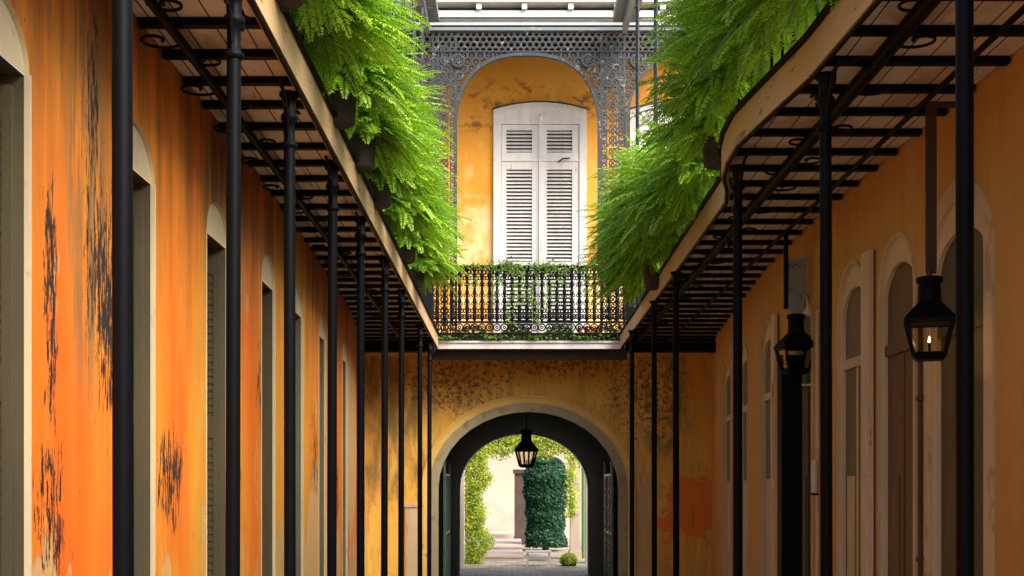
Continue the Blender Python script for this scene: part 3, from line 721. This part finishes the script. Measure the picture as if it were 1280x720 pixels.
# porch ceiling and projecting glazed canopy above
m = MB(); m.box(xa, xb, yp+.102, yb-.004, 3.305*H, 3.36*H); m.build('porch_ceiling', M['iron'], co)
m = MB(); m.box(xa, xb, yp-.26, yb-.004, PZ(-1,U)+.002, PZ(-6,U)); m.build('roof_deck', M['greytrim'], co)

# upper storey posts and top rails of both side galleries near the back
def upper_frame(xr, us, lab, side):
    e = empty('upper_gallery_frame', (xr, Y(5), H+FH), lab, 'iron frame')
    for u in us:
        m = MB(); z1 = 3.22*H; m.tube([(xr,Y(u),H+FH+.005),(xr,Y(u),z1)], .030, 10); m.lathe((xr,Y(u),z1-.4), [(.03,0),(.05,.02),(.03,.05)], 10)
        m.build('upper_post', M['lace'], e)
        m = MB()
        for dy in (-.12, .12): m.tube([(xr,Y(u)+dy,H+FH+.9),(xr,Y(u)+dy,z1-.05)], .011, 6)
        z = H+FH+1.1
        while z < z1-.15:
            m.add(*ring_y(xr, Y(u), z, .095, .07)); z += .21
        m.build('lace_panel', M['lace'], e)
    m = MB(); m.box(xr-.04, xr+.04, Y(us[0])-.3, yp-.28, 3.22*H+.002, 3.30*H); m.build('top_beam', M['greytrim'], e)
    m = MB(); m.box(xr-.20, xr+.20, Y(us[0])-.3, yp-.28, 3.302*H, 3.36*H); m.build('gutter', M['greytrim'], e)
def ring_y(x, y, z, ro, ri, t=.02, n=10):
    vs_ = []; fs = []
    for k in range(n):
        a = 2*math.pi*k/n; c, q = math.cos(a), math.sin(a)
        vs_ += [(x, y+ro*c, z+ro*q), (x, y+ri*c, z+ri*q), (x+t, y+ri*c, z+ri*q), (x+t, y+ro*c, z+ro*q)]
    for k in range(n):
        a = 4*k; b = 4*((k+1) % n)
        for j in range(4): fs.append((a+j, b+j, b+(j+1) % 4, a+(j+1) % 4))
    return vs_, fs
upper_frame(-.60*H, [4.45,4.9,5.35], 'grey iron upper posts of the left gallery beside the lacework', -1)
upper_frame(.80*H, [4.45,5.1], 'grey iron upper posts of the right gallery beside the lacework', 1)

# ------------------------------------------------------------------ gates in the passage
def gate(sg, lab):
    x = TX+sg*(TRX-.10); e = empty('iron_gate', (x, yb+.3, G), lab, 'gate', 'gate leaves of the archway')
    y0, y1 = yb+.14, yb+1.75; zt_ = .27*H
    m = MB()
    for y in (y0, y1): m.box(x-.022, x+.022, y-.022, y+.022, G+.03, zt_)
    for z in (G+.12, -.85, zt_-.4, zt_-.05): m.box(x-.02, x+.02, y0+.023, y1-.023, z-.02, z+.02)
    m.build('gate_frame', M['greeniron'], e)
    for k in range(9):
        y = lerp(y0, y1, (k+1)/10); m = MB(); m.tube([(x,y,G+.14),(x,y,zt_-.42)], .011, 6); m.lathe((x,y,zt_+.02), [(.011,-.06),(.026,0),(.0,.10)], 6); m.build('gate_bar', M['greeniron'], e)
    m = MB(); z = G+.3
    while z < zt_-.5:
        for y in (lerp(y0,y1,.25), lerp(y0,y1,.75)): m.add(*ring_y(x-.03, y, z, .13, .105, .02, 12))
        z += .33
    m.build('gate_scrollwork', M['greeniron'], e)
gate(-1, 'open dark green iron gate leaf folded against the left side of the archway')
gate(1, 'open dark green iron gate leaf folded against the right side of the archway')

# ------------------------------------------------------------------ lanterns
def lantern_parts(e, x, y, z, s, rot=45, lit=True, n=4):
    """z = top of the lantern, s = full width"""
    k = s/.32; q = R(rot)
    def P(r, zz, i): a = q+2*math.pi*i/n; return Vector((x+r*k*math.cos(a), y+r*k*math.sin(a), z+zz*k))
    W = .16*(1.25 if n == 4 else 1.0); B = W*.62
    m = MB()
    m.lathe((x,y,z), [(.078*k,-.165*k),(.072*k,-.155*k),(.068*k,-.04*k),(.082*k,-.035*k),(.082*k,-.005*k),(.06*k,0)], 14)
    m.build('chimney', M['iron'], e)
    m = MB(); m.lathe((x,y,z), [(W*1.08*k,-.295*k),(W*1.10*k,-.275*k),(W*1.0*k,-.255*k),(W*.70*k,-.205*k),(.075*k,-.150*k)], n, q, False); m.build('lantern_roof', M['iron'], e)
    m = MB()
    for i in range(n): m.tube([P(W*.97,-.287,i), P(B,-.50,i)], .014*k, 4)
    for (r, zz, t_) in ((W*.97,-.29,.014), (B,-.497,.018)):
        for i in range(n): m.tube([P(r,zz,i), P(r,zz,(i+1)%n)], t_*k, 4)
    m.lathe((x,y,z-.515*k), [(B*.8*k,-.012*k),(B*.95*k,-.006*k),(B*1.02*k,.004*k),(B*1.0*k,.015*k)], n, q, False)
    m.build('lantern_frame', M['iron'], e)
    m = MB()
    for i in range(n): m.add([P(W*.92,-.29,i), P(W*.92,-.29,(i+1)%n), P(B*.95,-.495,(i+1)%n), P(B*.95,-.495,i)], [(0,1,2,3)])
    m.build('glass', M['glassy'], e)
    m = MB(); m.tube([(x,y,z-.50*k),(x,y,z-.42*k)], .008*k, 6); m.build('burner', M['iron'], e)
    if lit:
        m = MB(); m.lathe((x,y,z-.395*k), [(.0,-.014*k),(.007*k,-.006*k),(.008*k,.0),(.004*k,.012*k),(.0,.022*k)], 8); m.build('flame', M['flame'], e)
e = empty('hanging_lantern', (1.08*H, Y(2.07), PZ(345,2.07)), 'lit black lantern hanging by a long rod before the right wall', 'lantern')
lx, ly, lz = 1.08*H, Y(2.07), PZ(346,2.07)
lantern_parts(e, lx, ly, lz, .315, 28, True)
m = MB(); m.box(lx-.022, lx+.042, ly-.012, ly+.012, lz+.02, H-.03); m.box(lx-.03, lx+.22, ly-.02, ly+.02, H-.035, H-.004); m.tube([(lx,ly,lz-.01),(lx,ly,lz+.05)], .018, 8)
m.build('hanger_rod', plain('rusty_iron', (.05,.028,.018), .7), e)
pl = bpy.data.lights.new('lantern_flame', 'POINT'); pl.energy = 1.2; pl.color = (1,.6,.3); pl.shadow_soft_size = .006
po = bpy.data.objects.new('lantern_flame', pl); COL.objects.link(po); po.location = (lx, ly, lz-.40)
m = MB(); cxp = poly(RW,2.28)-.025; m.tube([(cxp,Y(2.28),G),(cxp,Y(2.28),.55*H)], .017, 8)
for z in (-1.5,-.5,.6): m.box(cxp-.02, cxp+.024, Y(2.28)-.03, Y(2.28)+.03, z, z+.03)
tag(m.build('wall_conduit', M['pillar']), 'thin brown conduit running down the wall below the lit lantern', 'conduit')

lx, ly = 1.10*H, Y(3.1)
e = empty('lamp_post', (lx, ly, G), 'thick black lamp post with glossy lantern beside a tall grey bracket', 'lamp post')
zt = PZ(393, 3.1)
lantern_parts(e, lx, ly, zt, .34, 50, False)
m = MB(); m.box(lx-.098, lx+.098, ly+.16, ly+.34, G, zt-.40); m.box(lx-.115, lx+.115, ly+.14, ly+.36, G, G+.5); m.box(lx-.105, lx+.105, ly+.15, ly+.35, zt-.399, zt-.36)
m.build('column', M['iron'], e)
m = MB(); m.box(lx-.03, lx+.03, ly-.02, ly+.16, zt-.56, zt-.53); m.build('lantern_arm', M['iron'], e)
m = MB()
a0 = [(lx-.045,ly-.03,zt+.0),(lx+.05,ly-.03,zt+.0),(lx+.05,ly+.03,zt+.0),(lx-.045,ly+.03,zt+.0)]
a1 = [(lx-.075,ly-.035,zt+.08),(lx+.085,ly-.035,zt+.06),(lx+.085,ly+.035,zt+.06),(lx-.075,ly+.035,zt+.08)]
a2 = [(lx-.07,ly-.035,zt+.50),(lx+.095,ly-.035,zt+.53),(lx+.095,ly+.035,zt+.53),(lx-.07,ly+.035,zt+.50)]
m.hexa(a0, a1); m.hexa([(p[0],p[1],p[2]+.001) for p in a1], a2); m.build('hood_bracket', M['bluegrey'], e)
m = MB(); m.box(lx-.11, lx-.075, ly-.02, ly+.02, zt+.05, H-.01); m.build('hanger_bar', M['iron'], e)
# conduit with meter tube
cx = poly(RW, 3.0)-.03; cy = Y(2.98)
e = empty('wall_pipe', (cx, cy, G), 'thin pipe with pale tube label on the wall right of the lamp post', 'pipe')
m = MB(); m.tube([(cx,cy,G),(cx,cy,PZ(390,3.0))], .016, 8); m.tube([(cx-.001,cy,PZ(482,3.0)),(cx-.14,cy,PZ(482,3.0))], .010, 6)
for z in (PZ(420,3.0), PZ(482,3.0), PZ(560,3.0)): m.lathe((cx,cy,z), [(.017,-.012),(.026,0),(.017,.012)], 8)
m.build('pipe', M['tan'], e)
m = MB(); m.lathe((cx-.03,cy-.02,PZ(616,3.0)), [(.026,0),(.030,.01),(.030,.26),(.02,.29)], 10); m.build('tube_label', M['paper'], e)
m = MB(); m.box(cx-.062, cx+.0, cy-.05, cy+.01, PZ(619,3.0), PZ(616.3,3.0)); m.build('clamp', M['iron'], e)

# archway lantern
lx, ly, lz = PX(658,6.35), Y(6.35), PZ(541,6.35)
e = empty('hanging_lantern', (lx, ly, lz), 'dark lantern hanging under the crown of the archway', 'lantern')
lantern_parts(e, lx, ly, lz+.06, .44, 15, False, 6)
m = MB(); m.tube([(lx,ly,lz+.05),(lx,ly,TRI-.004)], .014, 6); m.build('hanger_rod', M['iron'], e)

# ------------------------------------------------------------------ ferns
def fern_mesh(seed, nf, bias, name):
    rnd = random.Random(seed); m = MB(); st = MB(); ages = []
    for i in range(nf):
        az = rnd.uniform(-math.pi, math.pi)
        el = R(rnd.uniform(-25, 80)); L = rnd.uniform(.26, .60)*(1.12 if abs(az) < 1.1 else .8)
        bend = R(rnd.uniform(25, 100)); bend = max(R(12), min(bend, el+R(rnd.uniform(35, 75)))); n_ = int(L/.0175)
        d2 = Vector((math.cos(az), math.sin(az), 0)); sd_ = Vector((-math.sin(az), math.cos(az), 0)); p = Vector((0,0,0))+d2*rnd.uniform(0,.09)
        twist = rnd.uniform(-.5,.5); curl = rnd.uniform(-.5,.5); pts = [p.copy()]
        ag = rnd.random()**.85
        for k in range(n_):
            t_ = k/n_; a = el-bend*t_**1.25; dd = d2*math.cos(a)+Vector((0,0,1))*math.sin(a)+sd_*curl*t_*.5; dd.normalize()
            p = p+dd*(L/n_); pts.append(p.copy())
            if t_ < .06: continue
            w_ = .068*(math.sin(min(1, t_*2.6)*math.pi/2))*(1-max(0, t_-.35)/.65)**.7+.006
            nrm = sd_*math.cos(twist)+Vector((0,0,1))*math.sin(twist)*.8
            for sg in (-1, 1):
                tip = p+nrm*sg*w_+dd*w_*rnd.uniform(.15,.45)+Vector((0,0,-w_*rnd.uniform(.05,.55)))
                h = dd*(L/n_)*.46; mid = p.lerp(tip, .5)
                m.add([p-h*.6, mid-h*1.0, tip, mid+h*1.0], [(0,1,2,3)]); ages.append(min(1, max(0, ag+rnd.uniform(-.08,.08))))
        st.tube(pts[::3], .0022, 3, False)
    return m, st, ages
PROTO = []
for s in range(4):
    e = empty('fern', (0,0,0), 'x', 'fern', 'ferns along the gallery railings')
    a, b, ages = fern_mesh(40+s, 330, 1, 'fronds')
    fo = a.build('fronds', M['fern'], e); at = fo.data.attributes.new('age', 'FLOAT', 'FACE'); at.data.foreach_set('value', ages); b.build('stems', M['frondstem'], fo)
    m = MB(); m.lathe((-.02,0,-.32), [(.095,0),(.11,.01),(.13,.26),(.145,.265),(.145,.30),(.13,.30),(.12,.26)], 18); m.build('pot', M['terracotta'], e)
    PROTO.append(e)
def place_fern(k, x, y, z, rot, sc, label):
    src = PROTO[k]
    o = copy_tree(src)
    o.location = (x, y, z); o.rotation_euler = (random.uniform(-.06,.06), random.uniform(-.06,.06), rot); o.scale = (sc, sc, sc); o['label'] = label
    return o
PL = []
n = 0
low = [1.80,2.08,2.38,2.72,3.08,3.47,3.88,4.33]
up = [1.85,2.0,2.18,2.38,2.6,2.83,3.07,3.33,3.6,3.9,4.2,4.5]
def pot_off(o):        # ferns planted straight into the trough behind the rail have no pot of their own in view
    for c in [q for q in COL.objects if q.parent == o and q.name.startswith('pot')]: bpy.data.objects.remove(c)
for i, u in enumerate(low):
    o = place_fern(i % 4, -.515*H, Y(u), 1.16*H+.17, random.uniform(-.5,.5), random.uniform(1.0,1.2), f'{ORD[i]} bright green fern from the camera in the lower left row')
    if i in (1, 5): pot_off(o)
for i, u in enumerate(up):
    o = place_fern((i+2) % 4, (-.55 if u < 3.5 else -.53)*H, Y(u), 1.42*H+random.uniform(-.08,.1), random.uniform(-.6,.6), random.uniform(.92,1.2), f'{ORD[i]} bright green fern from the camera in the upper left row')
    pot_off(o)
lowR = [1.65,1.9,2.12,2.38,2.66,3.0,3.25,3.5,3.8,4.15,4.5]
xRl = [.72,.71,.68,.64,.68,.72,.72,.72,.73,.73,.73]
upR = [1.85,2.0,2.15,2.30,2.45,2.6,3.6,3.8,4.0,4.2,4.45]
for i, u in enumerate(lowR):
    o = place_fern((i+1) % 4, xRl[i]*H, Y(u), 1.15*H+.15+random.uniform(-.03,.05), math.pi+random.uniform(-.5,.5), random.uniform(1.0,1.2) if u < 3.1 else random.uniform(1.25,1.42), f'{ORD[i]} bright green fern from the camera in the lower right row')
    if i not in (0, 4, 9): pot_off(o)
for i, u in enumerate(upR):
    o = place_fern((i+3) % 4, (.72 if u < 3 else .71)*H, Y(u), (1.46 if u < 3 else 1.36)*H+random.uniform(-.08,.1), math.pi+random.uniform(-.6,.6), random.uniform(1.0,1.25) if u < 3 else random.uniform(1.2,1.35), f'{ORD[i]} bright green fern from the camera in the upper right row')
    pot_off(o)
for e in PROTO:
    for c in [q for q in COL.objects if q.parent == e]:
        for d in [q for q in COL.objects if q.parent == c]: bpy.data.objects.remove(d)
        bpy.data.objects.remove(c)
    bpy.data.objects.remove(e)

# ------------------------------------------------------------------ garden beyond the passage
def leaves(m, n_, fn, s0, s1, rnd=random):
    for k in range(n_):
        c = Vector(fn()); s = rnd.uniform(s0, s1); a = Vector([rnd.uniform(-1,1) for _ in range(3)]).normalized(); b_ = a.orthogonal().normalized()
        m.add([c-a*s, c+b_*s*.7, c+a*s*.9, c-b_*s*.7], [(0,1,2,3)])
GX = lambda px, y: (px-640)*y/1500
GZ = lambda py, y: (610-py)*y/1500
m = MB(); m.box(-6, 8, 52, 52.4, G, 5.2); m.box(-6.05, 8.05, 51.9, 52.5, 5.2, 5.4)
tag(m.build('garden_wall', M['pinkwall']), 'sunlit pale pink garden wall far behind the archway', 'wall')
for yy_, lab in ((36.6,'first low stone step crossing the garden path'),(40.2,'second low stone step crossing the garden path')):
    m = MB(); m.box(-1.3, .35, yy_, 46.4, G+.003+(.12 if yy_ > 38 else 0), G+.12+(.12 if yy_ > 38 else 0)); m.box(-1.3, .36, yy_-.03, yy_-.001, G+.08+(.12 if yy_ > 38 else 0), G+.125+(.12 if yy_ > 38 else 0))
    tag(m.build('garden_step', M['pinkwall']), lab, 'step')
for i, (y0, h_, lab) in enumerate(((46.5,.17,'lower broad stone step at the foot of the pink garden wall'), (48.2,.34,'upper broad stone step at the foot of the pink garden wall'))):
    m = MB(); m.box(-5, .15 if i == 0 else .12, y0, 51.88, G+.002+i*.172, G+.17+i*.17)
    tag(m.build('garden_step', M['pinkwall']), lab, 'step')
m = MB(); m.box(GX(643,47), GX(660,47), 46.6, 47.2, G, GZ(592,47)); m.box(GX(641,47), GX(662,47), 46.5, 47.3, GZ(592,47)+.001, GZ(587,47)); m.box(GX(642,47),GX(661,47),46.55,47.25,G,G+.3)
tag(m.build('stone_pillar', M['pillar']), 'dark brown stone pillar left of the clipped hedge', 'pillar')
# clipped hedge column
hx, hy, hr = GX(682,42), 42, .70
e = empty('clipped_hedge', (hx, hy, G), 'tall dark green clipped hedge column behind the bench', 'hedge')
m = MB()
def hp():
    a = random.uniform(0, 6.283); r = hr*(.86+.16*random.random()); z = random.uniform(G+.15, GZ(578,42)+.12*math.sin(a*2)); r *= (1+.05*math.sin(z*9+a))*(1+.09*math.sin(z*2.1+1))*(1-max(0, z-.45)*.45)*(1+random.gauss(0,.03)); return (hx+r*math.cos(a), hy+r*math.sin(a), z)
leaves(m, 15000, hp, .035, .075)
def hp2(): a = random.uniform(0,6.283); r = hr*.8*math.sqrt(random.random()); return (hx+r*math.cos(a), hy+r*math.sin(a), GZ(578,42)+.14-.32*(r/hr)**2+random.uniform(-.05,.10))
leaves(m, 2500, hp2, .035, .075)
m.build('foliage', M['hedge'], e)
m = MB(); m.lathe((hx,hy,G), [(.12,0),(.09,.5),(.06,2.6)], 8); m.build('trunk', M['pillar'], e)
# ivy left + over the top
m = MB()
def iv():
    z = random.uniform(G, 2.05); w_ = .50+.13*math.sin(z*3.1)+.10*math.sin(z*7)
    w_ += random.gauss(0,.07); return (-1.36+random.random()*(w_+.08)+(.25*max(0,z-.8))*random.random(), 34.8+random.uniform(-.25,.25), z)
leaves(m, 11000, iv, .018, .05)
def iv2():
    x = random.uniform(-1.45, 2.0); lo = 1.05+.16*math.sin(x*5)-.35*max(0, abs(x-.3)-.7); return (x, 35.1+random.uniform(-.3,.3), lo+random.gauss(0,.07)+(1.75-lo)*random.random()**.8)
leaves(m, 11000, iv2, .018, .05)
tag(m.build('ivy', M['ivy']), 'sunlit yellow green ivy framing the garden beyond the archway', 'ivy')
m = MB(); m.box(-2.0, -1.37, 34.1, 34.5, G, 2.4); m.box(2.15, 2.8, 34.9, 35.2, G, 2.4); m.box(-1.368, 2.148, 35.05, 35.2, 1.85, 2.4)
tag(m.build('garden_arch', M['pinkwall']), 'plastered garden arch overgrown with ivy', 'arch')
m = MB(); m.box(GX(713,37), GX(725,37), 37, 37.5, G, 2.6); m.box(GX(711.5,37), GX(727,37), 36.9, 37.6, G, G+.25)
tag(m.build('pale_pillar', M['pinkwall']), 'pale plaster pillar at the right of the garden view', 'pillar')
m = MB(); m.tube([(GX(729.5,37.5),37.5,G),(GX(729.5,37.5),37.5,2.6)], .07, 10); tag(m.build('drain_pipe', M['hedge'] if False else plain('green_pipe', (.10,.20,.08), .5)), 'green drain pipe right of the pale garden pillar', 'pipe')
m = MB()
def iv3(): z = random.uniform(-.9, 1.9); return (GX(714,36.8)+random.gauss(0,.09), 36.75+random.uniform(-.1,.1), z)
leaves(m, 1100, iv3, .03, .06)
tag(m.build('hanging_vine', M['ivy']), 'thin vine hanging down the pale garden pillar', 'vine')
# bench
e = empty('garden_bench', (GX(672,34), 34, G), 'small pale garden bench before the dark hedge', 'bench')
x0, x1 = GX(657,34), GX(689,34); zs = G+.42
m = MB(); m.box(x0, x1, 33.75, 34.25, zs-.05, zs); m.build('seat', M['white'], e)
for x in (x0+.03, x1-.08):
    for y in (33.78, 34.17):
        m = MB(); m.box(x, x+.05, y, y+.05, G+.002, zs-.051); m.build('leg', M['white'], e)
m = MB(); m.box(x0+.08, x1-.08, 33.95, 33.99, zs-.28, zs-.24); m.build('stretcher', M['white'], e)
# small shrub
hx2, hy2 = GX(711,33.9), 33.9
e = empty('low_shrub', (hx2, hy2, G), 'small bright green clipped shrub at the right of the garden path', 'shrub')
m = MB()
def sp():
    a = random.uniform(0,6.283); b = random.uniform(-.2,1.57); r = .25*(.9+.15*random.random()); return (hx2+r*math.cos(a)*math.cos(b), hy2+r*math.sin(a)*math.cos(b), G+.12+r*1.0*math.sin(b)*.9)
leaves(m, 1500, sp, .02, .045); m.build('foliage', M['ivy'], e)
m = MB(); m.box(hx2-.2, hx2+.2, hy2-.2, hy2+.2, G+.002, G+.14); m.build('planter', M['terracotta'], e)
# dense trees behind the garden wall
for i, (x, y, lab) in enumerate(((-2.2,57,'leafy tree over the left of the garden wall'), (1.2,58,'leafy tree over the middle of the garden wall'), (4.6,57,'leafy tree over the right of the garden wall'))):
    e = empty('tree', (x, y, G), lab, 'tree'); m = MB(); m.lathe((x,y,G), [(.3,0),(.2,3),(.12,7)], 8); m.build('trunk', M['pillar'], e)
    m = MB(); cl = [(x+random.gauss(0,1.4), y+random.gauss(0,1), 4.5+random.gauss(0,1.3), random.uniform(.7,1.3)) for _ in range(14)]
    def tp():
        c = random.choice(cl); v = Vector([random.gauss(0,1) for _ in range(3)]).normalized()*c[3]*random.uniform(.75,1.05); return (c[0]+v.x, c[1]+v.y, c[2]+v.z)
    leaves(m, 5000, tp, .08, .16); m.build('crown', M['vine'], e)
